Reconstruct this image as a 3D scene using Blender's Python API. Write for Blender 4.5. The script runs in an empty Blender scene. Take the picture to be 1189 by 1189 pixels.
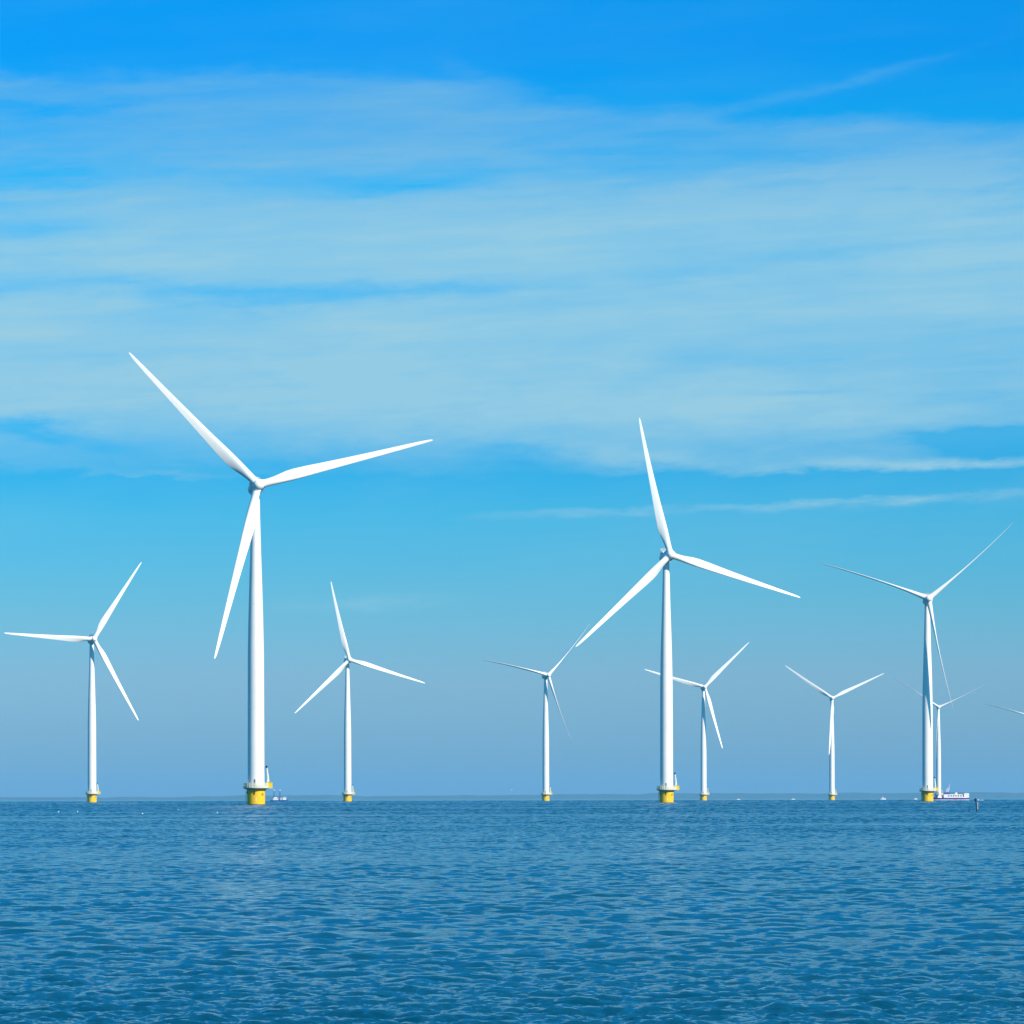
import bpy, math, random
import numpy as np
from mathutils import Matrix, Vector

random.seed(7)
rng = np.random.default_rng(11)
S = bpy.context.scene
COL = S.collection
PI = math.pi

# ------------------------------------------------------------------ camera
F = 5362.0            # focal length in pixels of the 1189 px photograph
EYE = 1.66            # camera height above the water
CX, CY = 594.5, 927.9
ROLL = math.radians(0.11)
cam_d = bpy.data.cameras.new('camera')
cam = bpy.data.objects.new('camera', cam_d)
COL.objects.link(cam)
cam.location = (0, 0, EYE)
cam.rotation_euler = (Matrix.Rotation(math.radians(90), 3, 'X') @ Matrix.Rotation(-ROLL, 3, 'Z')).to_euler()
cam_d.sensor_width = 36
cam_d.lens = 36 * F / 1189
cam_d.shift_y = (CY - 594.5) / 1189
cam_d.clip_start = 0.5
cam_d.clip_end = 200000
S.camera = cam

# ------------------------------------------------------------------ sun
SUN_AZ = (math.sin(math.radians(49)), -math.cos(math.radians(49)))
SUN_EL = math.radians(33)
L = Vector((SUN_AZ[0] * math.cos(SUN_EL), SUN_AZ[1] * math.cos(SUN_EL), math.sin(SUN_EL)))
sl = bpy.data.lights.new('sun', 'SUN')
sl.energy = 5.0
sl.angle = math.radians(0.53)
sl.color = (1.0, 0.93, 0.81)
so = bpy.data.objects.new('sun', sl)
COL.objects.link(so)
so.rotation_euler = L.to_track_quat('Z', 'Y').to_euler()

S.view_settings.view_transform = 'Standard'
S.view_settings.look = 'None'
S.view_settings.exposure = 0.3
S.view_settings.gamma = 1.0
S.cycles.max_bounces = 6
S.cycles.volume_bounces = 0
S.cycles.caustics_reflective = False
S.cycles.caustics_refractive = False


# ------------------------------------------------------------------ node expressions
class X:
    """a float socket in a node tree, with arithmetic"""
    nt = None
    def __init__(s, v): s.v = v
    @staticmethod
    def op(o, *a, clamp=False):
        n = X.nt.nodes.new('ShaderNodeMath'); n.operation = o; n.use_clamp = clamp
        for i, q in enumerate(a):
            q = q.v if isinstance(q, X) else q
            if isinstance(q, (int, float)): n.inputs[i].default_value = q
            else: X.nt.links.new(q, n.inputs[i])
        return X(n.outputs[0])
    def __add__(s, o): return X.op('ADD', s, o)
    __radd__ = __add__
    def __sub__(s, o): return X.op('SUBTRACT', s, o)
    def __rsub__(s, o): return X.op('SUBTRACT', o, s)
    def __mul__(s, o): return X.op('MULTIPLY', s, o)
    __rmul__ = __mul__
    def __truediv__(s, o): return X.op('DIVIDE', s, o)
    def max(s, o): return X.op('MAXIMUM', s, o)
    def min(s, o): return X.op('MINIMUM', s, o)
    def clamp(s): return X.op('ADD', s, 0.0, clamp=True)
    def exp(s): return X.op('POWER', math.e, s)
    def step(s, a, b):            # smoothstep from a to b
        n = X.nt.nodes.new('ShaderNodeMapRange'); n.interpolation_type = 'SMOOTHSTEP'
        X.nt.links.new(s.v, n.inputs[0])
        for i, q in ((1, a), (2, b)):
            if isinstance(q, X): X.nt.links.new(q.v, n.inputs[i])
            else: n.inputs[i].default_value = q
        return X(n.outputs[0])


def combine(x, y, z=0.0):
    n = X.nt.nodes.new('ShaderNodeCombineXYZ')
    for i, q in enumerate((x, y, z)):
        if isinstance(q, X): X.nt.links.new(q.v, n.inputs[i])
        else: n.inputs[i].default_value = q
    return n.outputs[0]


def noise(vec, scale, detail=4, rough=0.5, dist=0.0):
    n = X.nt.nodes.new('ShaderNodeTexNoise')
    X.nt.links.new(vec, n.inputs['Vector'])
    n.inputs['Scale'].default_value = scale
    n.inputs['Detail'].default_value = detail
    n.inputs['Roughness'].default_value = rough
    n.inputs['Distortion'].default_value = dist
    return X(n.outputs['Fac'])


def mixcol(fac, a, b):
    n = X.nt.nodes.new('ShaderNodeMix'); n.data_type = 'RGBA'
    for i, q in ((0, fac), (6, a), (7, b)):
        q = q.v if isinstance(q, X) else q
        if isinstance(q, (int, float)): n.inputs[i].default_value = q
        elif isinstance(q, tuple): n.inputs[i].default_value = (*q, 1)
        else: X.nt.links.new(q, n.inputs[i])
    return n.outputs[2]


# ------------------------------------------------------------------ world: Nishita sky, high cirrus
W = bpy.data.worlds.new('World')
S.world = W
W.use_nodes = True
nt = W.node_tree
X.nt = nt
bg = nt.nodes['Background']
sky = nt.nodes.new('ShaderNodeTexSky')
sky.sky_type = 'NISHITA'
sky.sun_disc = False
sky.sun_elevation = SUN_EL
sky.sun_rotation = math.atan2(SUN_AZ[0], SUN_AZ[1])
tc = nt.nodes.new('ShaderNodeTexCoord')
sep = nt.nodes.new('ShaderNodeSeparateXYZ')
nt.links.new(tc.outputs['Generated'], sep.inputs[0])
gx, gy, gz = (X(sep.outputs[i]) for i in range(3))
az = X.op('ARCTAN2', gx, gy)                         # 0 straight ahead, + to the right
el = X.op('ARCSINE', gz) * (180 / PI)                # degrees
elx = el * (F / 2681)                                # the gradient was read in picture heights
TINT = [(0.0, .52, 1.12, 2.1), (1, .51, 1.08, 1.98), (3, .48, .95, 1.68), (5, .26, .89, 1.53), (7, .13, .83, 1.49),
        (8.3, .04, .74, 1.48), (15, .001, .90, 1.54), (18.5, .001, .72, 1.56), (30, .005, .84, 1.55), (90, .02, 1.3, 2.3)]
ramp = nt.nodes.new('ShaderNodeValToRGB')
fac = X.op('POWER', (elx / 90).max(0.0), 0.5)
nt.links.new(fac.v, ramp.inputs[0])
cr = ramp.color_ramp
while len(cr.elements) > 1: cr.elements.remove(cr.elements[0])
for i, (e, r, g, b) in enumerate(TINT):
    p = math.sqrt(e / 90)
    q = cr.elements[0] if i == 0 else cr.elements.new(p)
    q.position = p
    q.color = (r / 3, g / 3, b / 3, 1)
mul = nt.nodes.new('ShaderNodeVectorMath'); mul.operation = 'MULTIPLY'
nt.links.new(sky.outputs[0], mul.inputs[0]); nt.links.new(ramp.outputs[0], mul.inputs[1])
sc3 = nt.nodes.new('ShaderNodeVectorMath'); sc3.operation = 'SCALE'
nt.links.new(mul.outputs[0], sc3.inputs[0]); sc3.inputs['Scale'].default_value = 3.0

# cloud field, in sky coordinates: u = azimuth and v = elevation, a unit is 1/2681 rad
u0 = az * F + CX
v0 = CY - el * (F * PI / 180)
base = combine(u0 * 0.001, v0 * 0.001, 3.3)
stretch = combine(u0 * 0.001, v0 * 0.0042 + u0 * 0.0003, 1.7)
stretch2 = combine(u0 * 0.0015, v0 * 0.012 + u0 * 0.0006, 5.1)
w1 = noise(stretch, 2.2, 5, .55) - .5
w2 = noise(stretch2, 2.0, 6, .62) - .5
w3 = noise(combine(u0 * 0.004, v0 * 0.012, 9.0), 3.0, 7, .7) - .5      # ragged fine wisps
v = v0 + w1 * 90 + w3 * 30
u = u0 + w2 * 160

vs_ = v0 + w3 * 22 + w2 * 6
def tight(cx, cy, a, b, slope=0.0, amt=1.0):
    du = (u0 + w2 * 60 - cx) / a
    dv = (vs_ - cy - (u0 - cx) * slope) / b
    return ((du * du + dv * dv) * -1.0).exp() * amt

def streak(cx, cy, a, b, slope=0.0, amt=1.0):
    du = (u - cx) / a
    dv = (v - cy - (u - cx) * slope) / b
    return ((du * du + dv * dv) * -1.0).exp() * amt

low_edge = 515 + (u0 * 0.0045).max(0) * 0
deck = v.step(185, 250) * (1 - (v0 + w3 * 60 + w2 * 50).step(450, 590))
deck = deck * (0.80 + w1 * 0.9 + w2 * 0.45)
edge = v - (u.step(540, 640) * 26 + u.step(780, 880) * 26)
upper = edge.step(84, 112) * (1 - v0.step(280, 400)) * (w2 * 1.7 + w1 * .9 + .58)
deck_all = deck.max(upper)
# streaks added
add = (tight(860, 130, 150, 8, -.20, .26) + tight(1010, 98, 110, 5, -.26, .16)
       + tight(1120, 542, 170, 7, 0.0, .75) + tight(950, 586, 300, 6, -.035, .9)
       + tight(430, 700, 100, 9, -.02, .42) + streak(750, 530, 260, 14, .06, .35)
       + streak(210, 548, 140, 5, .05, .30) + streak(60, 300, 220, 26, 0.0, .25)
       + streak(760, 470, 330, 50, .0, .20) + streak(300, 440, 420, 60, .0, .18)
       + streak(1130, 210, 200, 40, 0.0, .30) + streak(900, 250, 420, 30, .0, .22)
       + streak(560, 90, 40, 9, .4, .30) + streak(500, 20, 400, 16, 0.02, -.1))
# clear slots cut out
cut = (streak(90, 132, 110, 10, 0.0, .55) + streak(200, 340, 330, 14, -.01, .42)
       + streak(480, 332, 120, 7, 0.0, .22)
       + streak(40, 262, 90, 14, 0.05, .45) + streak(60, 205, 180, 10, 0.02, .35)
       + streak(1170, 510, 75, 15, -.05, 1.0) + streak(480, 215, 130, 12, -.1, .30)
       + streak(690, 180, 70, 8, 0.0, .25) + streak(50, 505, 90, 10, .1, .5)
       + streak(200, 575, 260, 30, .0, .5) + streak(960, 562, 380, 14, -.015, .9)
       + streak(600, 530, 70, 14, 0.05, .35) + streak(930, 455, 70, 7, 0.0, .30)
       + streak(1150, 455, 90, 12, 0.0, .30) + streak(780, 320, 220, 12, -.05, .22)
       + streak(960, 298, 120, 8, 0.0, .18) + streak(860, 400, 160, 16, .02, .15))
gen = noise(base, 5.0, 4, .5)
br = noise(combine(u0 * .0025, v0 * .011 + u0 * .0008, 12.5), 2.6, 7, .66)      # broken, feathered
fib = noise(combine(u0 * .0016 + v0 * .001, v0 * .024 + u0 * .0012, 21.0), 1.9, 9, .7)
add = add * (br.step(.30, .66) * 1.1 + .12)
cut = cut * (br * 1.3 + .25)
dens = ((deck_all * (fib * .95 + .53) + add - cut) * (0.86 + gen * .28)).clamp()
dens = dens - tight(1185, 511, 75, 13, -.04, .9).min(.85)
dens = dens.max(0.0) * v0.step(10, 60)
high = noise(combine(az * 5, el * .16, 4.4), 1.6, 6, .6).step(.34, .62) * elx.step(20, 30) * .62   # unseen cirrus, added above the frame to lighten the water's reflections
# thin veil over the rest of the sky
veil = (noise(stretch, 1.3, 5, .6).step(.40, .75) * .16 + w2 * .10) * elx.step(3, 8)
up = noise(stretch2, 0.9, 5, .6).step(.45, .8) * .10
dens = (dens.max(0.0) * .93 + veil.max(0.0) + up * elx.step(14, 18) + high).clamp()
ccol = mixcol(v0.step(130, 300), (.14, .46, .80), (.32, .615, .77))
skycol = mixcol(1.0, (0, 0, 0), sc3.outputs[0])
ccol = mixcol(elx.step(19, 24), ccol, (.05, .46, .80))
# the Background runs at 0.1, the cloud colour is given ten times up
c10 = nt.nodes.new('ShaderNodeVectorMath'); c10.operation = 'SCALE'
nt.links.new(ccol, c10.inputs[0]); c10.inputs['Scale'].default_value = 10.0
out = mixcol(dens, skycol, c10.outputs[0])
nt.links.new(out, bg.inputs[0])
bg.inputs[1].default_value = 0.0815
W.cycles.sampling_method = 'MANUAL'
W.cycles.sample_map_resolution = 1024


# ------------------------------------------------------------------ pixels of the photograph -> places
def unroll(px, py):
    dx, dy = px - CX, CY - py
    return dx * math.cos(ROLL) + dy * math.sin(ROLL), -dx * math.sin(ROLL) + dy * math.cos(ROLL)

def on_water(px, dist):
    return Vector(((px - CX) / F * dist, dist, 0))

def hub_at(px, py, hz=95.0):
    a, b = unroll(px, py)
    y = F * (hz - EYE) / b
    return Vector((a / F * y, y, hz))


# ------------------------------------------------------------------ materials
def mat(name, col, rough=.5, spec=.5, metal=0.0, vary=0.0, vscale=1.0, bump=0.0):
    m = bpy.data.materials.new(name); m.use_nodes = True
    X.nt = m.node_tree
    p = m.node_tree.nodes['Principled BSDF']
    p.inputs['Roughness'].default_value = rough
    p.inputs['Metallic'].default_value = metal
    p.inputs['Specular IOR Level'].default_value = spec
    t = m.node_tree.nodes.new('ShaderNodeTexCoord')
    n = noise(t.outputs['Object'], vscale, 5, .6)
    dark = tuple(c * (1 - vary) for c in col)
    m.node_tree.links.new(mixcol(n.step(.3, .7), dark, col), p.inputs['Base Color'])
    return m

M_white = mat('white_paint', (.83, .795, .74), .45, .4, vary=.05, vscale=.25)
M_blade = mat('blade_gelcoat', (.83, .795, .74), .38, .5, vary=.03, vscale=.15)
M_grey = mat('grey_steel', (.45, .47, .48), .55, .4, vary=.15, vscale=2)
M_rail = mat('pale_rail_paint', (.80, .74, .55), .5, .4, vary=.1, vscale=3)
M_box = mat('yellow_paint', (.86, .56, .004), .5, .4, vary=.08, vscale=1.5)
M_dark = mat('dark_rubber', (.03, .03, .035), .8, .2, vary=.2, vscale=3)
M_door = mat('door_blue_grey', (.10, .14, .22), .5, .4, vary=.1, vscale=3)
M_navy = mat('navy_hull_paint', (.015, .06, .28), .4, .5, vary=.2, vscale=.8)
M_purple = mat('purple_hull_paint', (.16, .04, .42), .4, .5, vary=.15, vscale=.8)
M_red = mat('rust_red_paint', (.42, .07, .05), .5, .4, vary=.2, vscale=1)
M_glass = mat('dark_window_glass', (.03, .04, .06), .1, .6)
M_orange = mat('orange_paint', (.75, .28, .03), .5, .4, vary=.1, vscale=2)
M_wood = mat('weathered_black_wood', (.035, .03, .025), .85, .2, vary=.4, vscale=5)
M_gull = mat('gull_feathers', (.75, .74, .72), .8, .2, vary=.1, vscale=10)
M_bird = mat('dark_feathers', (.03, .03, .035), .8, .2, vary=.1, vscale=10)

# yellow transition piece: wet weed band at the waterline, some streaks
M_yellow = bpy.data.materials.new('yellow_foundation_paint'); M_yellow.use_nodes = True
X.nt = M_yellow.node_tree
p = X.nt.nodes['Principled BSDF']; p.inputs['Roughness'].default_value = .5; p.inputs['Specular IOR Level'].default_value = .25
t = X.nt.nodes.new('ShaderNodeTexCoord')
sp = X.nt.nodes.new('ShaderNodeSeparateXYZ'); X.nt.links.new(t.outputs['Object'], sp.inputs[0])
ox, oy, oz = (X(sp.outputs[i]) for i in range(3))
nn = noise(combine(ox * 3, oy * 3, oz * .4), 1.2, 5, .6)
c1 = mixcol(nn.step(.35, .75), (.90, .51, .002), (.84, .44, .004))
band = 1 - (oz + (noise(t.outputs['Object'], 2.0, 3, .6) - .5) * .5).step(.15, .5)
c2 = mixcol(band, c1, (.07, .055, .02))
X.nt.links.new(c2, p.inputs['Base Color'])


# ------------------------------------------------------------------ mesh builder
class MB:
    def __init__(s): s.v = []; s.f = []; s.sm = []
    def add(s, vs, fs, smooth=False, M=None):
        b = len(s.v)
        for q in vs:
            q = Vector(q)
            s.v.append(tuple(M @ q) if M is not None else tuple(q))
        for f in fs:
            s.f.append([b + i for i in f]); s.sm.append(smooth)
    def box(s, x0, x1, y0, y1, z0, z1, M=None, tx=0.0):
        s.add([(x0, y0, z0), (x1, y0, z0), (x1, y1, z0), (x0, y1, z0),
               (x0 + tx, y0 + tx, z1), (x1 - tx, y0 + tx, z1), (x1 - tx, y1 - tx, z1), (x0 + tx, y1 - tx, z1)],
              [(0, 3, 2, 1), (4, 5, 6, 7), (0, 1, 5, 4), (1, 2, 6, 5), (2, 3, 7, 6), (3, 0, 4, 7)], False, M)
    def lathe(s, prof, n=32, M=None, smooth=True, c0=True, c1=True):
        vs = []; fs = []
        for r, z in prof:
            for i in range(n):
                a = 2 * PI * i / n
                vs.append((r * math.cos(a), r * math.sin(a), z))
        for k in range(len(prof) - 1):
            for i in range(n):
                j = (i + 1) % n
                fs.append((k * n + i, k * n + j, (k + 1) * n + j, (k + 1) * n + i))
        s.add(vs, fs, smooth, M)
        if c0: s.add(vs[:n], [tuple(range(n))[::-1]], False, M)
        if c1: s.add(vs[-n:], [tuple(range(n))], False, M)
    def rod(s, a, b, r, r2=None, n=10):
        a = Vector(a); b = Vector(b); d = b - a
        Mx = Matrix.Translation(a) @ d.to_track_quat('Z', 'Y').to_matrix().to_4x4()
        s.lathe([(r, 0), (r2 if r2 is not None else r, d.length)], n, Mx)
    def ring(s, R, r, z, n=48, m=8, M=None):
        vs = []; fs = []
        for i in range(n):
            a = 2 * PI * i / n
            for j in range(m):
                b = 2 * PI * j / m
                rr = R + r * math.cos(b)
                vs.append((rr * math.cos(a), rr * math.sin(a), z + r * math.sin(b)))
        for i in range(n):
            for j in range(m):
                i2, j2 = (i + 1) % n, (j + 1) % m
                fs.append((i * m + j, i2 * m + j, i2 * m + j2, i * m + j2))
        s.add(vs, fs, True, M)
    def mesh(s, name, m):
        me = bpy.data.meshes.new(name)
        me.from_pydata(s.v, [], s.f)
        me.polygons.foreach_set('use_smooth', s.sm)
        me.materials.append(m)
        me.update()
        return me

def obj(name, me, parent=None, M=None, **props):
    o = bpy.data.objects.new(name, me)
    COL.objects.link(o)
    if parent is not None: o.parent = parent
    if M is not None: o.matrix_local = M if parent is None else M
    for k, v_ in props.items(): o[k] = v_
    return o

def build(name, mb, m, parent=None, M=None, **props):
    return obj(name, mb.mesh(name, m), parent, M, **props)

def thing(name, loc, label, cat, group=None, rz=0.0):
    o = bpy.data.objects.new(name, None)
    COL.objects.link(o)
    o.location = loc; o.rotation_euler = (0, 0, rz)
    o.empty_display_size = 1
    o['label'] = label; o['category'] = cat
    if group: o['group'] = group
    return o


# ------------------------------------------------------------------ water
def build_water():
    N = 1024
    def tile(size, peak, spread, seed):
        r = np.random.default_rng(seed)
        k1 = np.fft.fftfreq(N, size / N) * 2 * PI
        KX, KY = np.meshgrid(k1, k1)            # KX along x (columns), KY along y (rows)
        k = np.hypot(KX, KY); k[0, 0] = 1
        kp = 2 * PI / peak
        P = np.exp(-1.25 * (kp / k) ** 2) / k ** 3.55
        th = np.arctan2(KX, KY) - math.radians(-12)
        D = 0.10 + np.abs(np.cos(th)) ** spread
        A = np.sqrt(P * D); A[0, 0] = 0
        A *= np.exp(-(k * size / N * 1.2) ** 2)
        H = A * (r.normal(size=(N, N)) + 1j * r.normal(size=(N, N)))
        def field(cut):
            Hc = H * (np.exp(-(k * cut / (2 * PI)) ** 4) if cut else 1)
            h = np.fft.ifft2(Hc).real
            dx = np.fft.ifft2(-1j * KX / k * Hc).real
            dy = np.fft.ifft2(-1j * KY / k * Hc).real
            return h, dx, dy
        f0 = field(0)
        s = 1 / f0[0].std()
        return [tuple((q * s).astype(np.float32) for q in field(c)) for c in (0, .22, .45, .9)], size
    T1 = tile(26.0, 1.05, 2.0, 5)
    T2 = tile(9.1, .34, 1.4, 6)
    T3 = tile(43.0, 2.2, 2.5, 8)
    def sample(t, lvl, x, y, rot):
        fs, size = t
        c, s = math.cos(rot), math.sin(rot)
        xr = (c * x + s * y) / size * N; yr = (-s * x + c * y) / size * N
        xi = np.floor(xr); yi = np.floor(yr); fx = (xr - xi).astype(np.float32); fy = (yr - yi).astype(np.float32)
        xi = xi.astype(np.int64) % N; yi = yi.astype(np.int64) % N; x2 = (xi + 1) % N; y2 = (yi + 1) % N
        o = []
        for q in fs[lvl]:
            o.append((q[yi, xi] * (1 - fx) + q[yi, x2] * fx) * (1 - fy) + (q[y2, xi] * (1 - fx) + q[y2, x2] * fx) * fy)
        h, a, b = o
        return h, c * a - s * b, s * a + c * b
    # rows: spacing grows with the distance as seen from the shore
    ys = [22.0]
    while ys[-1] < 6000:
        y = ys[-1]
        d = min(.30 * y * y / (EYE * F * .861), .14)
        if y > 250: d = .14 + (y - 250) / 950 * .7 if y < 1200 else .84 + (y - 1200) / 4800 * 3.0
        ys.append(y + max(d, .028))
    n_wave = len(ys)
    y = ys[-1]; d = 1.0
    while y < 90000:
        d *= 1.12; y += d; ys.append(y)
    ys = np.array(ys)
    core = np.linspace(-.140, .140, 1100)
    side = .140 + np.cumsum(np.geomspace(.0004, .45, 60))
    us = np.concatenate([-side[::-1], core, side])
    lat_fade = np.clip((.19 - np.abs(us)) / .04, 0, 1)
    lat_fade = lat_fade * lat_fade * (3 - 2 * lat_fade)
    rows, cols = len(ys), len(us)
    co = np.zeros((rows, cols, 3), np.float32)
    gust_t = tile(900.0, 160.0, 1, 9)
    for i in range(rows):
        yy = ys[i]; x = us * yy; y = np.full(cols, yy)
        z = np.zeros(cols); ox = np.zeros(cols); oy = np.zeros(cols)
        if i < n_wave:
            # the chop grows longer offshore: octave sets k = 1, 2, 4, 8, 16 of the same steepness
            lk = np.interp(math.log(yy), [math.log(q) for q in (300, 600, 1200, 2400, 4000)], [0, .6, 1.3, 2.2, 2.8])
            sp_ = ys[i + 1] - yy
            gh = np.clip(1 + .30 * sample(gust_t, 0, x, y, .1)[0], .5, 1.6)
            for oc in range(5):
                w = 1 - abs(lk - oc)
                if w <= 0: continue
                w = math.sqrt(w); k = 2.0 ** oc
                lv = float(np.interp(math.log(sp_ / k), [math.log(q) for q in (.05, .10, .21, .42)], [0, 1, 2, 3]))
                l0 = min(int(lv), 2); lf = lv - l0
                for t_, amp, rot, ch in ((T1, .0120, .0, 1.0), (T2, .0066, .33, .9), (T3, .0105, -.15, 1.0)):
                    if t_ is T3 and oc > 1: continue
                    q = sample(t_, l0, x / k + oc * 7.7, y / k + oc * 3.1, rot + oc * .05)
                    if lf > .02:
                        q2 = sample(t_, l0 + 1, x / k + oc * 7.7, y / k + oc * 3.1, rot + oc * .05)
                        q = tuple(a_ * (1 - lf) + b_ * lf for a_, b_ in zip(q, q2))
                    z += q[0] * amp * gh * w * k; ox += q[1] * amp * ch * w * k; oy += q[2] * amp * ch * w * k
            z *= np.interp(yy, [32, 90, 300, 700, 1500], [.80, 1, 1.3, 1.9, 2.6])
            fd = lat_fade * min(1, (6000 - yy) / 1800)
            z *= fd; ox *= fd; oy *= fd
        co[i, :, 0] = x + ox; co[i, :, 1] = y + oy; co[i, :, 2] = z
    nv = rows * cols
    verts = co.reshape(-1, 3)
    # the water behind and under the camera
    wmax = float(us[-1] * 22.0)
    ext = np.array([(-wmax, -3000, 0), (wmax, -3000, 0)], np.float32)
    idx = np.arange(nv).reshape(rows, cols)
    quads = np.stack([idx[:-1, :-1], idx[:-1, 1:], idx[1:, 1:], idx[1:, :-1]], -1).reshape(-1, 4)
    me = bpy.data.meshes.new('water')
    allv = np.concatenate([verts, ext])
    nq = len(quads)
    last = np.concatenate([[nv, nv + 1], idx[0, ::-1]])
    loops = np.concatenate([quads.ravel(), last]).astype(np.int32)
    me.vertices.add(len(allv)); me.vertices.foreach_set('co', allv.ravel())
    me.loops.add(len(loops)); me.loops.foreach_set('vertex_index', loops)
    me.polygons.add(nq + 1)
    me.polygons.foreach_set('loop_start', np.concatenate([np.arange(nq) * 4, [nq * 4]]).astype(np.int32))
    sm = np.ones(nq + 1, bool); sm[-1] = False
    me.polygons.foreach_set('use_smooth', sm)
    me.update(calc_edges=True)
    print('water verts', nv, 'rows', rows)
    m = bpy.data.materials.new('lake_water'); m.use_nodes = True
    X.nt = m.node_tree
    ps = X.nt.nodes['Principled BSDF']
    X.nt = m.node_tree
    ps.inputs['IOR'].default_value = 1.333
    tcn = X.nt.nodes.new('ShaderNodeTexCoord')
    sp = X.nt.nodes.new('ShaderNodeSeparateXYZ'); X.nt.links.new(tcn.outputs['Object'], sp.inputs[0])
    x_, y_ = X(sp.outputs[0]), X(sp.outputs[1])
    rg = y_.step(20, 800) * .12 + .04
    X.nt.links.new(rg.v, ps.inputs['Roughness'])
    silt = noise(combine(x_ * .02, y_ * .008), 1.0, 4, .6)
    X.nt.links.new(mixcol(silt.step(.3, .7), (.0, .041, .080), (.001, .051, .082)), ps.inputs['Base Color'])
    vec = combine(x_ * 1.0, y_ * 1.5)
    hgt = noise(vec, 5.0, 6, .66) * 1.0 + noise(combine(x_ * .8, y_ * 1.3), 1.0, 4, .6) * 1.2
    bp = X.nt.nodes.new('ShaderNodeBump')
    bp.inputs['Strength'].default_value = 1.0
    bp.inputs['Distance'].default_value = .034
    X.nt.links.new(hgt.v, bp.inputs['Height']); X.nt.links.new(bp.outputs[0], ps.inputs['Normal'])
    me.materials.append(m)
    o = obj('water', me); o['kind'] = 'structure'
build_water()


# ------------------------------------------------------------------ far shoreline
def build_shore():
    D = 32000.0
    n = 900
    xs = np.linspace(-8500, 8500, n)
    r = np.random.default_rng(3)
    def sm_noise(step):
        k = np.arange(0, n + step, step); vals = r.normal(size=len(k)); return np.interp(np.arange(n), k, vals)
    right = 1 / (1 + np.exp(-(xs - 300) / 500))
    top = 24 + 19 * right + 3.0 * sm_noise(40) + 2.0 * sm_noise(9) + 1.2 * sm_noise(3)
    top = np.maximum(top, 12)
    vs = []; fs = []
    prof = [(0, -1, 0), (60, .55, 1), (160, .9, 1), (300, 1.0, 1), (900, .8, 1), (2500, -1, 0)]
    for i in range(n):
        for dy, hfr, on in prof:
            vs.append((xs[i], D + dy, top[i] * hfr if on else -1.0))
    m = len(prof)
    for i in range(n - 1):
        for j in range(m - 1):
            a = i * m + j; fs.append((a, a + m, a + m + 1, a + 1))
    mb = MB(); mb.add(vs, fs, False)
    mt = mat('far_trees', (.05, .075, .04), .9, .1, vary=.4, vscale=.02)
    o = build('shoreline', mb, mt); o['kind'] = 'structure'
build_shore()

# ------------------------------------------------------------------ the air
def build_haze():
    mb = MB(); mb.box(-14000, 14000, -60, 38000, -9, 165)
    m = bpy.data.materials.new('haze'); m.use_nodes = True
    n = m.node_tree; n.nodes.clear()
    o_ = n.nodes.new('ShaderNodeOutputMaterial'); pv = n.nodes.new('ShaderNodeVolumePrincipled')
    pv.inputs['Color'].default_value = (.27, .64, .94, 1)
    pv.inputs['Density'].default_value = 3.2e-5
    pv.inputs['Anisotropy'].default_value = 0.0
    n.links.new(pv.outputs[0], o_.inputs['Volume'])
    o = build('haze', mb, m); o['kind'] = 'stuff'
build_haze()


# ------------------------------------------------------------------ wind turbine meshes
OV = 5.2          # hub centre in front of the tower axis
TILT = math.radians(6)
RB = 53.7

def tower_mesh():
    mb = MB()
    pr = [(5.25, 2.5), (20, 2.47), (45, 2.40), (55, 2.22), (65, 1.95), (75, 1.62), (85, 1.36), (93.2, 1.22)]
    prof = []
    for i in range(len(pr) - 1):
        (z0, r0), (z1, r1) = pr[i], pr[i + 1]
        for k in range(4):
            f = k / 4; prof.append((r0 + (r1 - r0) * f, z0 + (z1 - z0) * f))
    prof.append((pr[-1][1], pr[-1][0]))
    mb.lathe(prof, 64)
    for z in (5.35, 29, 60):                       # bolted section flanges
        r = np.interp(z, [p_[0] for p_ in pr], [p_[1] for p_ in pr])
        mb.lathe([(r + .0, z - .08), (r + .035, z - .07), (r + .035, z + .07), (r + .0, z + .08)], 64, c0=False, c1=False)
    return mb.mesh('tower', M_white)

def foundation_mesh():
    mb = MB()
    mb.lathe([(2.65, -8), (2.65, -.5), (2.65, 4.0), (2.65, 4.2)], 64, c1=False)
    mb.lathe([(2.65, 4.2), (2.85, 4.45), (2.85, 4.6)], 64, c0=False)
    return mb.mesh('foundation', M_yellow)

def deck_mesh():
    mb = MB()
    mb.lathe([(2.75, 4.6), (3.55, 4.95), (3.85, 5.0), (3.85, 5.25)], 48)       # tapered support skirt and deck
    mb.box(2.6, 4.95, -1.25, 1.25, 4.93, 5.22)
    return mb.mesh('platform', M_grey)

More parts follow.
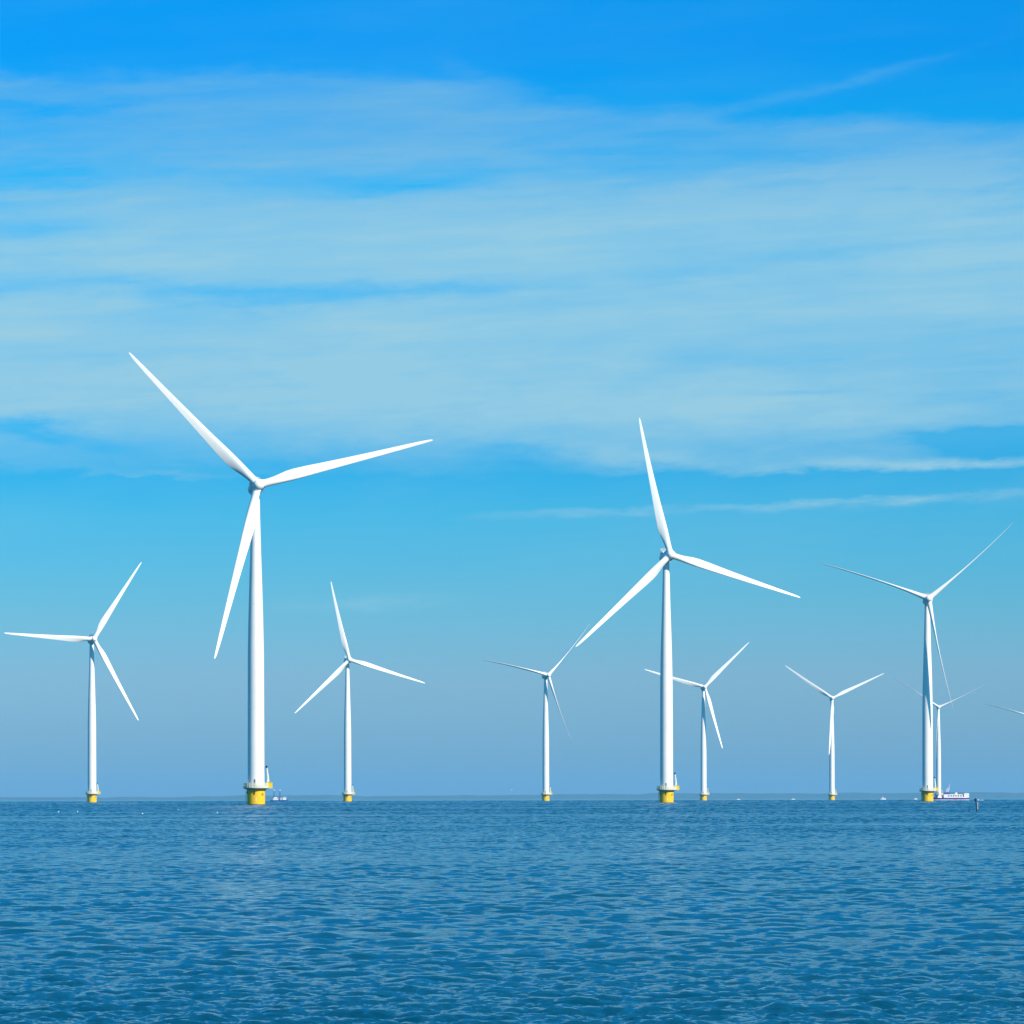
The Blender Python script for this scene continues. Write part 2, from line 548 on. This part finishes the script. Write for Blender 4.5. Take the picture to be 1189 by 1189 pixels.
def rail_mesh():
    mb = MB()
    n = 26; R = 3.78
    def pt(a, z): return (R * math.cos(a), R * math.sin(a), z)
    gap = math.radians(19)
    a0, a1 = gap, 2 * PI - gap
    for i in range(n + 1):
        a = a0 + (a1 - a0) * i / n
        mb.rod(pt(a, 5.25), pt(a, 6.62), .085, n=6)
        if i < n:
            b = a0 + (a1 - a0) * (i + 1) / n
            for z in (6.58, 6.35, 6.12, 5.9, 5.68): mb.rod(pt(a, z), pt(b, z), .07, n=6)
            # kick plate and woven infill strip
            p0, p1 = Vector(pt(a, 5.26)), Vector(pt(b, 5.26))
            nrm = Vector((math.cos((a + b) / 2), math.sin((a + b) / 2), 0)) * .02
            for zz0, zz1 in ((0, .3),):
                q = [p0 + nrm, p1 + nrm, p1 - nrm, p0 - nrm]
                mb.add([(*w_.xy, 5.26 + zz0) for w_ in q] + [(*w_.xy, 5.26 + zz1) for w_ in q],
                       [(0, 1, 5, 4), (1, 2, 6, 5), (2, 3, 7, 6), (3, 0, 4, 7), (4, 5, 6, 7), (0, 3, 2, 1)])
    return mb.mesh('railing', M_rail)

def cabinet_mesh():
    mb = MB()
    mb.box(3.3, 4.85, -.95, .95, 5.24, 6.75, tx=.04)
    mb.box(2.75, 3.25, -.5, .5, 5.26, 6.3, tx=.03)
    mb.box(3.25, 4.9, -1.0, 1.0, 6.75, 6.85)
    return mb.mesh('cabinet', M_box)

def crane_mesh():
    mb = MB()
    mb.rod((3.55, -.6, 6.8), (3.5, -.6, 7.6), .32, .26, 14)
    mb.rod((3.6, -.6, 7.5), (3.25, -.6, 11.3), .24, .18, 12)
    mb.rod((3.95, -.6, 7.1), (3.6, -.6, 9.6), .07, n=8)
    return mb.mesh('davit_crane', M_rail)

def crane_head_mesh():
    mb = MB()
    M = Matrix.Translation((3.15, -.6, 11.45)) @ Matrix.Rotation(PI / 2, 4, 'X')
    mb.lathe([(.34, -.16), (.34, .16)], 16, M)
    mb.box(2.9, 3.4, -.85, -.35, 11.05, 11.5, tx=.03)
    return mb.mesh('sheave', M_dark)

def ladder_mesh():
    mb = MB()
    for k in (-.3, .3):
        mb.rod((3.0, k, -2), (3.0, k, 4.4), .07, n=8)
        for z in (.8, 3.9): mb.rod((2.6, k, z), (3.0, k, z), .07, n=8)
    for i in range(20):
        z = -1.5 + i * .29
        mb.rod((3.0, -.3, z), (3.0, .3, z), .03, n=6)
    return mb.mesh('ladder', M_box)

def fender_mesh():
    mb = MB()
    mb.rod((2.80, 0, 3.3), (2.80, 0, 4.1), .13, n=10)
    return mb.mesh('fender', M_dark)

def ring_mesh():
    mb = MB()
    M = Matrix.Translation((2.70, 0, 3.2)) @ Matrix.Rotation(PI / 2, 4, 'Y')
    mb.ring(.32, .07, 0, 20, 6, M)
    return mb.mesh('mooring_ring', M_dark)

def mark_mesh():
    mb = MB()
    a = math.radians(273)
    M = Matrix.Translation((2.66 * math.cos(a), 2.66 * math.sin(a), 1.1)) @ Matrix.Rotation(a, 4, 'Z')
    mb.box(-.02, .02, -.13, .13, 0, 1.2, M)
    return mb.mesh('depth_plate', M_rail)

def door_mesh():
    mb = MB()
    a = math.radians(263)
    M = Matrix.Rotation(a, 4, 'Z')
    n = 6
    pts = []
    for i in range(n + 1):
        t_ = (i / n - .5) * 2
        w_ = math.radians(5.5) * t_
        pts.append((2.53 * math.cos(w_), 2.53 * math.sin(w_)))
    vs = [(x, y_, 5.45) for x, y_ in pts] + [(x, y_, 7.7) for x, y_ in pts]
    mb.add(vs, [(i, i + 1, n + 2 + i, n + 1 + i) for i in range(n)], True, M)
    return mb.mesh('door', M_door)

def lathe_axis(mb, prof, n=40, zc=0.0, **k):
    """profile (r, d) with d measured forwards (-Y) along the rotor axis"""
    M = Matrix.Translation((0, 0, zc)) @ Matrix.Rotation(PI / 2, 4, 'X')
    mb.lathe(prof, n, M, **k)

# nacelle frame: origin at the tower axis at hub-axis height, -Y forwards
def nacelle_mesh():
    mb = MB()
    lathe_axis(mb, [(.6, -3.75), (1.35, -3.65), (1.75, -3.3), (1.92, -2.7), (1.95, -1.0), (1.95, 1.2), (1.9, 1.5)], 48)
    lathe_axis(mb, [(1.9, 1.55), (2.12, 1.65), (2.15, 1.8), (2.15, 3.1), (2.1, 3.3), (1.7, 3.42)], 48)   # generator ring
    mb.lathe([(1.3, -2.4), (1.45, -1.9), (1.45, -1.2)], 40)       # yaw bearing collar
    mb.box(-1.5, 1.5, -.8, 2.9, 1.4, 1.98, tx=.12)                # roof hatch deck
    return mb.mesh('nacelle', M_white)

def cooler_mesh():
    mb = MB()
    for x in (-1.45, 1.45, 0): mb.box(x - .08, x + .08, 1.9, 2.1, 1.5, 3.55)
    for z in (2.35, 3.45): mb.box(-1.55, 1.55, 1.88, 2.12, z, z + .14)
    for k in range(4): mb.box(-1.5, 1.5, 1.94, 2.06, 2.56 + k * .22, 2.68 + k * .22)
    return mb.mesh('cooling_panel', M_grey)

def mast_mesh():
    mb = MB()
    for x in (0,):
        mb.rod((x, .3, 1.9), (x, .3, 3.4), .05, n=6)
        mb.rod((x - .35, .3, 3.1), (x + .35, .3, 3.1), .04, n=6)
        M = Matrix.Translation((x, .3, 3.4))
        mb.lathe([(.12, 0), (.14, .12), (.08, .2)], 10, M)
    return mb.mesh('wind_sensor', M_grey)

# hub frame: origin at the hub centre, -Y forwards
def hub_mesh():
    mb = MB()
    prof = [(1.55, -1.75), (1.72, -1.5), (1.78, -.6), (1.76, .5), (1.66, 1.2), (1.42, 1.8), (1.0, 2.2), (.5, 2.38), (.08, 2.43)]
    lathe_axis(mb, prof, 48)
    return mb.mesh('hub', M_blade)

def blade_mesh(prebend=2.6):
    st = [  # r, chord, thickness ratio, twist deg, axis position from LE
        (1.2, 2.35, 1.0, 14, .50), (2.2, 2.35, 1.0, 14, .50), (3.4, 2.38, .97, 14, .49), (5, 2.62, .80, 13.5, .45),
        (7, 3.05, .60, 12.5, .40), (9, 3.42, .47, 11, .36), (11.5, 3.55, .38, 9.5, .34), (15, 3.32, .32, 7.6, .33),
        (20, 2.86, .27, 5.5, .32), (26, 2.40, .24, 3.8, .32), (33, 1.95, .215, 2.3, .32), (40, 1.55, .20, 1.2, .32),
        (46, 1.20, .19, .5, .33), (50, .92, .18, .1, .34), (52.2, .68, .18, 0, .36), (53.3, .42, .18, 0, .40), (RB, .14, .2, 0, .5)]
    K = np.array(st)
    rs = np.concatenate([np.linspace(1.2, 15, 26), np.linspace(16, 50, 30), np.linspace(50.6, RB, 8)])
    n = 28
    vs = []; fs = []
    for r in rs:
        c, tr, tw, ax = (np.interp(r, K[:, 0], K[:, j]) for j in (1, 2, 3, 4))
        b = math.radians(tw + 1)
        circ = np.clip((tr - .45) / .5, 0, 1)
        off = prebend * (r / RB) ** 2.2
        for i in range(n):
            a = 2 * PI * i / n
            xc = (1 - math.cos(a)) / 2
            sgn = 1 if a <= PI else -1
            yt = 5 * .2 * (.2969 * math.sqrt(max(xc, 0)) - .126 * xc - .3516 * xc ** 2 + .2843 * xc ** 3 - .1036 * xc ** 4) / .2
            yc = yt * tr * sgn
            ycirc = .5 * math.sin(a) * tr
            camber = .025 * 4 * xc * (1 - xc) * (1 - circ)
            yy = ycirc * circ + yc * (1 - circ) - camber
            cx_, cy_ = (xc - ax) * c, yy * c
            # chord runs along t' = cos b t - sin b f, thickness along f' = cos b f + sin b t   (local x = t, y = f)
            vs.append((cx_ * math.cos(b) + cy_ * math.sin(b), -cx_ * math.sin(b) + cy_ * math.cos(b) + off, r))
    m = len(rs)
    for k in range(m - 1):
        for i in range(n):
            j = (i + 1) % n
            fs.append((k * n + i, k * n + j, (k + 1) * n + j, (k + 1) * n + i))
    mb = MB(); mb.add(vs, fs, True)
    mb.add(vs[-n:], [tuple(range(n))]); mb.add(vs[:n], [tuple(range(n))[::-1]])
    # collar at the root
    mb.lathe([(1.28, 1.45), (1.3, 1.55), (1.3, 1.85), (1.28, 1.95)], 32)
    return mb.mesh('blade', M_blade)

ME = dict(tower=tower_mesh(), foundation=foundation_mesh(), platform=deck_mesh(), railing=rail_mesh(),
          cabinet=cabinet_mesh(), davit_crane=crane_mesh(), sheave=crane_head_mesh(), ladder=ladder_mesh(),
          fender=fender_mesh(), mooring_ring=ring_mesh(), depth_plate=mark_mesh(), door=door_mesh(), nacelle=nacelle_mesh(),
          cooling_panel=cooler_mesh(), wind_sensor=mast_mesh(), hub=hub_mesh(), blade=blade_mesh())

def turbine(hub_px, yaw, azim, pitch, label, stretch=1.0):
    H = hub_at(*hub_px)
    yw = math.radians(yaw)
    fwd = Vector((math.sin(yw) * math.cos(TILT), -math.cos(yw) * math.cos(TILT), math.sin(TILT)))
    axis = H - fwd * OV
    root = thing('wind_turbine', (axis.x, axis.y, 0), label, 'wind turbine', 'offshore wind turbines')
    obj('tower', ME['tower'], root)
    fd = obj('foundation', ME['foundation'], root, label='yellow steel foundation at the waterline')
    for nm, ang in (('ladder', 188), ('fender', 203), ('fender', 264), ('mooring_ring', 318)):
        obj(nm, ME[nm], fd, Matrix.Rotation(math.radians(ang), 4, 'Z'))
    obj('depth_plate', ME['depth_plate'], fd)
    pl = obj('platform', ME['platform'], root)
    obj('railing', ME['railing'], pl)
    obj('cabinet', ME['cabinet'], pl)
    cr_ = obj('davit_crane', ME['davit_crane'], root); obj('sheave', ME['sheave'], cr_)
    obj('door', ME['door'], root)
    NM = Matrix.Translation((0, 0, axis.z)) @ Matrix.Rotation(yw, 4, 'Z') @ Matrix.Rotation(-TILT, 4, 'X')
    na = obj('nacelle', ME['nacelle'], root, NM)
    obj('cooling_panel', ME['cooling_panel'], na); [obj('wind_sensor', ME['wind_sensor'], na, Matrix.Translation((q, 0, 0))) for q in (-.5, .45)]
    HM = NM @ Matrix.Translation((0, -OV, 0))
    obj('hub', ME['hub'], root, HM)
    for k in range(3):
        a = math.radians(azim + 120 * k)
        # front view in the hub frame: e1 = +X, e2 = +Z, f = -Y
        s = Vector((math.cos(a), 0, math.sin(a))); t_ = Vector((-math.sin(a), 0, math.cos(a))); f_ = Vector((0, -1, 0))
        b = math.radians(pitch)
        t2 = t_ * math.cos(b) - f_ * math.sin(b); f2 = f_ * math.cos(b) + t_ * math.sin(b)
        BM = Matrix(((t2.x, f2.x, s.x, 0), (t2.y, f2.y, s.y, 0), (t2.z, f2.z, s.z, 0), (0, 0, 0, 1)))
        obj('blade', ME['blade'], root, HM @ BM @ Matrix.Diagonal((1, 1, stretch, 1)))
    return root

turbine((299.8, 563), 12, 14.5, 4, 'biggest white turbine, nearest of all, left of centre with its bottom blade crossing its tower', 1.012)
turbine((778.3, 644.2), 16, 102, 4, 'second biggest white turbine right of centre, one blade pointing almost straight up')
turbine((1078.3, 695), 2, 39, 82, 'white turbine with thin edge-on blades standing beside the purple and white ship')
turbine((109, 742), 19, 57, 3, 'white turbine at the far left, one blade pointing level left')
turbine((405.7, 766), 17, 102.5, 6, 'small white turbine just right of the biggest one, upright blade leaning left')
turbine((636.6, 784), 22, 45.5, 75, 'small white turbine with thin blades, under the low left blade tip of the second biggest')
turbine((818.3, 797.7), 10, 44, 6, 'small white turbine whose left blade passes behind the tower of the second biggest turbine')
turbine((966.6, 810.7), 3, 25, 8, 'small white turbine shaped like a Y, lowest blade lying along its tower')
turbine((1090, 821.2), -2, 24, 80, 'distant thin-bladed white turbine partly hidden behind the tower of a nearer one')
turbine((1196, 831.5), -4, 42, 72, 'turbine cut by the right edge of the picture, only one thin blade showing')


# ------------------------------------------------------------------ vessels
def hull(mb, pts, z0, z1, flare=.85, M=None):
    """pts: outline (x along the ship, half beam) from stern to bow; sheer via z1(x)"""
    vs = []; n = len(pts)
    for x, hb in pts:
        zt = z1(x) if callable(z1) else z1
        vs += [(x, -hb, zt), (x, -hb * flare, z0), (x, hb * flare, z0), (x, hb, zt)]
    fs = []
    for i in range(n - 1):
        a = 4 * i; b = a + 4
        fs += [(a, a + 1, b + 1, b), (a + 1, a + 2, b + 2, b + 1), (a + 2, a + 3, b + 3, b + 2), (a + 3, a, b, b + 3)]
    fs += [(0, 3, 2, 1), (4 * (n - 1), 4 * n - 3, 4 * n - 2, 4 * n - 1)]
    mb.add(vs, fs, False, M)

def survey_ship():
    D = 3300.0
    base = on_water(1104, D)
    r = thing('ship', base, 'long white and purple passenger-type ship lying beside the yellow turbine foundation', 'ship')
    k = D / F
    X_ = lambda px: (px - 1104) * k              # bow towards the left
    # hull, bow at left
    xs = [(X_(1125), 2.6), (X_(1120), 3.1), (X_(1105), 3.2), (X_(1092), 3.0), (X_(1087), 2.2), (X_(1083.5), .9), (X_(1081), .15)]
    shr = lambda x: 1.85 + max(0, (-x - 7) / 8) * .9
    h = MB(); hull(h, xs, .85, shr); build('hull', h, M_purple, r)
    b = MB(); hull(b, [(x, w_ * .85) for x, w_ in xs], -.8, .85); build('waterline_band', b, M_white, r)
    s = MB(); s.box(X_(1095.5), X_(1117.5), -2.6, 2.6, 2.02, 4.5, tx=.15)
    s.box(X_(1117.5), X_(1120.5), -2.4, 2.4, 1.76, 2.6)
    cab = build('cabin', s, M_white, r)
    for i in range(6):
        for ya, yb in ((-2.64, -2.4), (2.4, 2.64)):
            x = X_(1100.5) + i * 1.75
            w = MB(); w.box(x, x + .9, ya, yb, 3.0, 3.8); build('window', w, M_glass, cab)
    wh = MB(); wh.box(X_(1096.5), X_(1102.5), -2.0, 2.0, 4.5, 6.0, tx=.25); wheel = build('wheelhouse', wh, M_purple, r)
    g = MB(); g.box(X_(1096.6), X_(1102.2), -1.9, -1.84, 5.0, 5.6); build('window', g, M_glass, wheel)
    m = MB(); m.rod((X_(1101), 0, 6.0), (X_(1102.5), 0, 10.6), .22, .1)
    m.rod((X_(1099), 0, 6), (X_(1100), 0, 9), .3, .25); m.box(X_(1098.6), X_(1102.8), -.3, .3, 7.9, 8.3)
    m.box(X_(1100.2), X_(1103.0), -.8, .8, 9.0, 9.25); m.rod((X_(1102.6), 0, 10.6), (X_(1102.8), 0, 12.2), .12, .12)
    build('mast', m, M_white, r)
    d = MB(); d.lathe([(.7, 4.5), (.95, 4.9), (.9, 5.4), (.5, 5.75), (.05, 5.85)], 16, Matrix.Translation((X_(1110), 0, 0))); build('radar_dome', d, M_white, r)
    for px in (1113, 1116):
        o = MB(); o.rod((X_(px) - .8, -2.2, 4.75), (X_(px) + .8, -2.2, 4.75), .3); build('life_raft', o, M_red, r)
    c = MB(); c.box(X_(1119.3), X_(1125), -2.1, 2.1, 2.0, 5.3, tx=.06); build('stern_container', c, M_white, r)
    f = MB(); f.box(X_(1088.5), X_(1093.5), -1.9, 1.9, 2.1, 3.6, tx=.5); f.box(X_(1090), X_(1092.3), -1.3, 1.3, 3.6, 4.3, tx=.2)
    build('foredeck_house', f, M_white, r)
    for qa, qb, qz in ((1087.4, 1088.4, 2.9), (1094, 1095.2, 3.1)):
        q = MB(); q.box(X_(qa), X_(qb), -2, 2, 1.7, qz, tx=.1); build('winch', q, M_red, r)
    cr2 = MB(); cr2.rod((X_(1091), 0, 4.2), (X_(1087.3), 0, 6.4), .2, .12); cr2.rod((X_(1087.3), 0, 6.4), (X_(1085.2), 0, 4.2), .08, .08)
    cr2.rod((X_(1086), 0, 1.9), (X_(1086), 0, 4.4), .16)
    build('bow_crane', cr2, M_navy, r)
    y = MB(); y.box(X_(1107), X_(1111), -3.3, -3.15, .4, .9); build('side_door', y, M_orange, r)

def work_boat():
    D = 4500.0
    base = on_water(324, D); k = D / F
    r = thing('work_boat', base, 'dark blue work boat with two tall masts, right of the biggest turbine', 'boat')
    X_ = lambda px: (px - 324) * k
    h = MB(); hull(h, [(X_(313.5), 1.2), (X_(315), 2.3), (X_(326), 2.6), (X_(331), 2.2), (X_(334), .9), (X_(335), .1)], -.8,
                   lambda x: 1.25 + max(0, (x - 5) / 4) * .6)
    build('hull', h, M_navy, r)
    s = MB(); s.box(X_(317.2), X_(323), -1.8, 1.8, 1.26, 3.2, tx=.3); s.box(X_(318.2), X_(321.5), -1.2, 1.2, 3.2, 3.9, tx=.2)
    c = build('cabin', s, M_white, r)
    for i in range(4):
        w = MB(); w.box(X_(318) + i * 1.0, X_(318) + i * 1.0 + .55, -1.74, -1.5, 2.1, 2.7); build('window', w, M_glass, c)
    w = MB(); w.box(X_(328.3), X_(332.4), -1.7, 1.7, 1.4, 4.2, tx=.35); wh = build('wheelhouse', w, M_white, r)
    g = MB(); g.box(X_(329), X_(331.8), -1.52, -1.45, 3.0, 3.6); build('window', g, M_glass, wh)
    d = MB(); d.box(X_(323.6), X_(325.4), -1, 1, 1.25, 3.0, tx=.2); build('winch', d, M_red, r)
    d = MB(); d.box(X_(325.8), X_(327), -1.1, 1.1, 1.25, 3.4, tx=.1); build('deck_locker', d, M_white, r)
    for px in (318.2, 325):
        m = MB(); m.rod((X_(px), 0, 1.2), (X_(px), 0, 10.2), .38, .3); mo = build('mast', m, M_navy, r)
        t_ = MB(); t_.lathe([(.45, 10.2), (.55, 10.5), (.55, 11.0), (.3, 11.3)], 12, Matrix.Translation((X_(px), 0, 0))); build('mast_head', t_, M_white, mo)

def small_boat(px, D, L_, hgt, label, cat='boat', name='motor_boat', group='small boats on the horizon'):
    r = thing(name, on_water(px, D), label, cat, group)
    h = MB(); hull(h, [(-L_ / 2, L_ * .13), (-L_ * .1, L_ * .15), (L_ * .3, L_ * .12), (L_ / 2, .05)], -.4, lambda x: hgt * .38 + max(0, x / L_) * hgt * .2)
    build('hull', h, M_white, r)
    c = MB(); c.box(-L_ * .28, L_ * .18, -L_ * .1, L_ * .1, hgt * .39, hgt * .8, tx=hgt * .06)
    c.box(-L_ * .12, L_ * .08, -L_ * .08, L_ * .08, hgt * .8, hgt, tx=hgt * .05)
    cb = build('cabin', c, M_white, r)
    w = MB(); w.box(-L_ * .22, L_ * .12, -L_ * .1 - .02, -L_ * .1 + .14, hgt * .52, hgt * .66); build('window', w, M_glass, cb)

survey_ship()
work_boat()
small_boat(1025.5, 6800, 7.5, 3.6, 'white boat on the horizon midway between the Y-shaped turbine and the ship')
small_boat(1063.3, 6800, 5, 2.3, 'low white boat on the horizon just left of the foundation beside the ship')
small_boat(921, 7400, 5.5, 1.9, 'faint white boat on the horizon left of the Y-shaped turbine')
small_boat(857.5, 7400, 5.5, 1.9, 'faint white boat on the horizon right of the second biggest turbine')

def launch():
    r = thing('open_boat', on_water(1134.5, 3000), 'low white open boat lying behind the dark leaning pole', 'boat')
    h = MB(); hull(h, [(-3.4, .9), (-1, 1.2), (2, 1.0), (4.2, .05)], -.3, lambda x: .3 + max(0, x) * .06); build('hull', h, M_white, r)
    c = MB(); c.box(.2, 1.3, -.5, .5, .28, .75, tx=.15); build('console', c, M_white, r)
    e = MB(); e.box(-3.8, -3.4, -.2, .2, .1, .6, tx=.05); build('outboard_motor', e, M_dark, r)
launch()

def leaning_pole(px, py, hgt, lean, r0, label, head=True):
    b = unroll(px, py); D = F * EYE / -b[1]
    base = Vector((b[0] / F * D, D, 0))
    r = thing('marker_pole', base, label, 'pole', 'dark poles standing in the water')
    m = MB(); m.rod((0, 0, -1.5), (-lean * .5, 0, hgt * .55), r0, r0 * .85, 8); m.rod((-lean * .5, 0, hgt * .55), (-lean, 0, hgt), r0 * .85, r0 * .7, 8)
    build('post', m, M_wood, r)
    if head:
        h = MB(); h.lathe([(.05, 0), (.14, .05), (.15, .25), (.05, .33)], 10, Matrix.Translation((-lean, 0, hgt - .1))); build('topmark', h, M_dark, r)
        h = MB(); h.box(.02, .1, -.02, .02, hgt * .25, hgt * .85, Matrix.Shear('XY', 4, (0, 0))); build('net_rope', h, M_grey, r)
leaning_pole(1134.7, 943.2, 1.42, .20, .07, 'taller dark leaning pole with a knob on top, right of the ship')
leaning_pole(1125.3, 943, .45, .0, .06, 'short dark pole stub in the water, left of the taller pole', False)

for px, py in ((68, 943.5), (90, 943.2), (165.5, 945.5), (207, 941), (252.5, 944.5)):
    b = unroll(px, py); D = F * EYE / -b[1]
    r = thing('float', (b[0] / F * D, D, .05), 'tiny pale fishing net float in the row on the water at lower left', 'float', 'net floats in a row')
    m = MB(); m.lathe([(.02, -.1), (.055, -.06), (.07, .02), (.055, .09), (.02, .12)], 12); build('buoy_body', m, M_white, r)
    m = MB(); m.ring(.035, .012, .14, 10, 5); build('eyelet', m, M_dark, r)

# ------------------------------------------------------------------ birds
def bird(px, py, D, span, flap, m, label):
    a, b = unroll(px, py)
    loc = Vector((a / F * D, D, EYE + b / F * D))
    mb = MB()
    L_ = span * .42
    mb.lathe([(.01, -.5 * L_), (.10 * L_, -.25 * L_), (.15 * L_, .05 * L_), (.11 * L_, .3 * L_), (.07 * L_, .42 * L_), (.015 * L_, .56 * L_)], 12,
             Matrix.Rotation(PI / 2, 4, 'Y'))
    for s in (-1, 1):
        h = span / 2
        sec = [(0, .18 * L_, -.18 * L_, 0), (.45 * h, .25 * L_, -.12 * L_, flap * .5), (h, -.02 * L_, -.14 * L_, flap * .35)]
        vs = []
        for yy, xf, xb, zz in sec:
            vs += [(xf, s * yy, zz), (xb, s * yy, zz), ((xf + xb) / 2, s * yy, zz + .03 * span * (1 - yy / h * .9))]
        fs = []
        for i in range(2):
            A = 3 * i; B = A + 3
            fs += [(A, B, B + 1, A + 1), (A, A + 2, B + 2, B), (A + 1, B + 1, B + 2, A + 2)]
        fs += [(6, 8, 7)]
        mb.add(vs, fs)
    mb.add([(-.4 * L_, 0, .02), (-.72 * L_, .12 * L_, 0), (-.72 * L_, -.12 * L_, 0), (-.45 * L_, 0, -.03)], [(0, 1, 2), (3, 2, 1), (0, 3, 1), (0, 2, 3)])
    o = build('bird', mb, m)
    o.location = loc; o.rotation_euler = (0, .1, random.uniform(-.6, .6) + PI / 2 * .4)
    o['label'] = label; o['category'] = 'bird'; o['group'] = 'distant birds'
bird(366, 77.5, 1800, 1.0, .3, M_bird, 'dark speck of a bird highest in the sky, upper left')
bird(282.5, 170.5, 2000, .9, .3, M_bird, 'dark speck of a bird in the upper left cloud veil')
bird(381, 477, 2000, .8, .3, M_bird, 'dark speck of a bird in the sky above right of the biggest turbine')
bird(860, 444, 2000, .8, .3, M_bird, 'dark speck of a bird in the sky right of the upright blade tip')
bird(594, 917.5, 1400, 1.3, .5, M_gull, 'white gull flying low over the horizon left of the middle turbine')
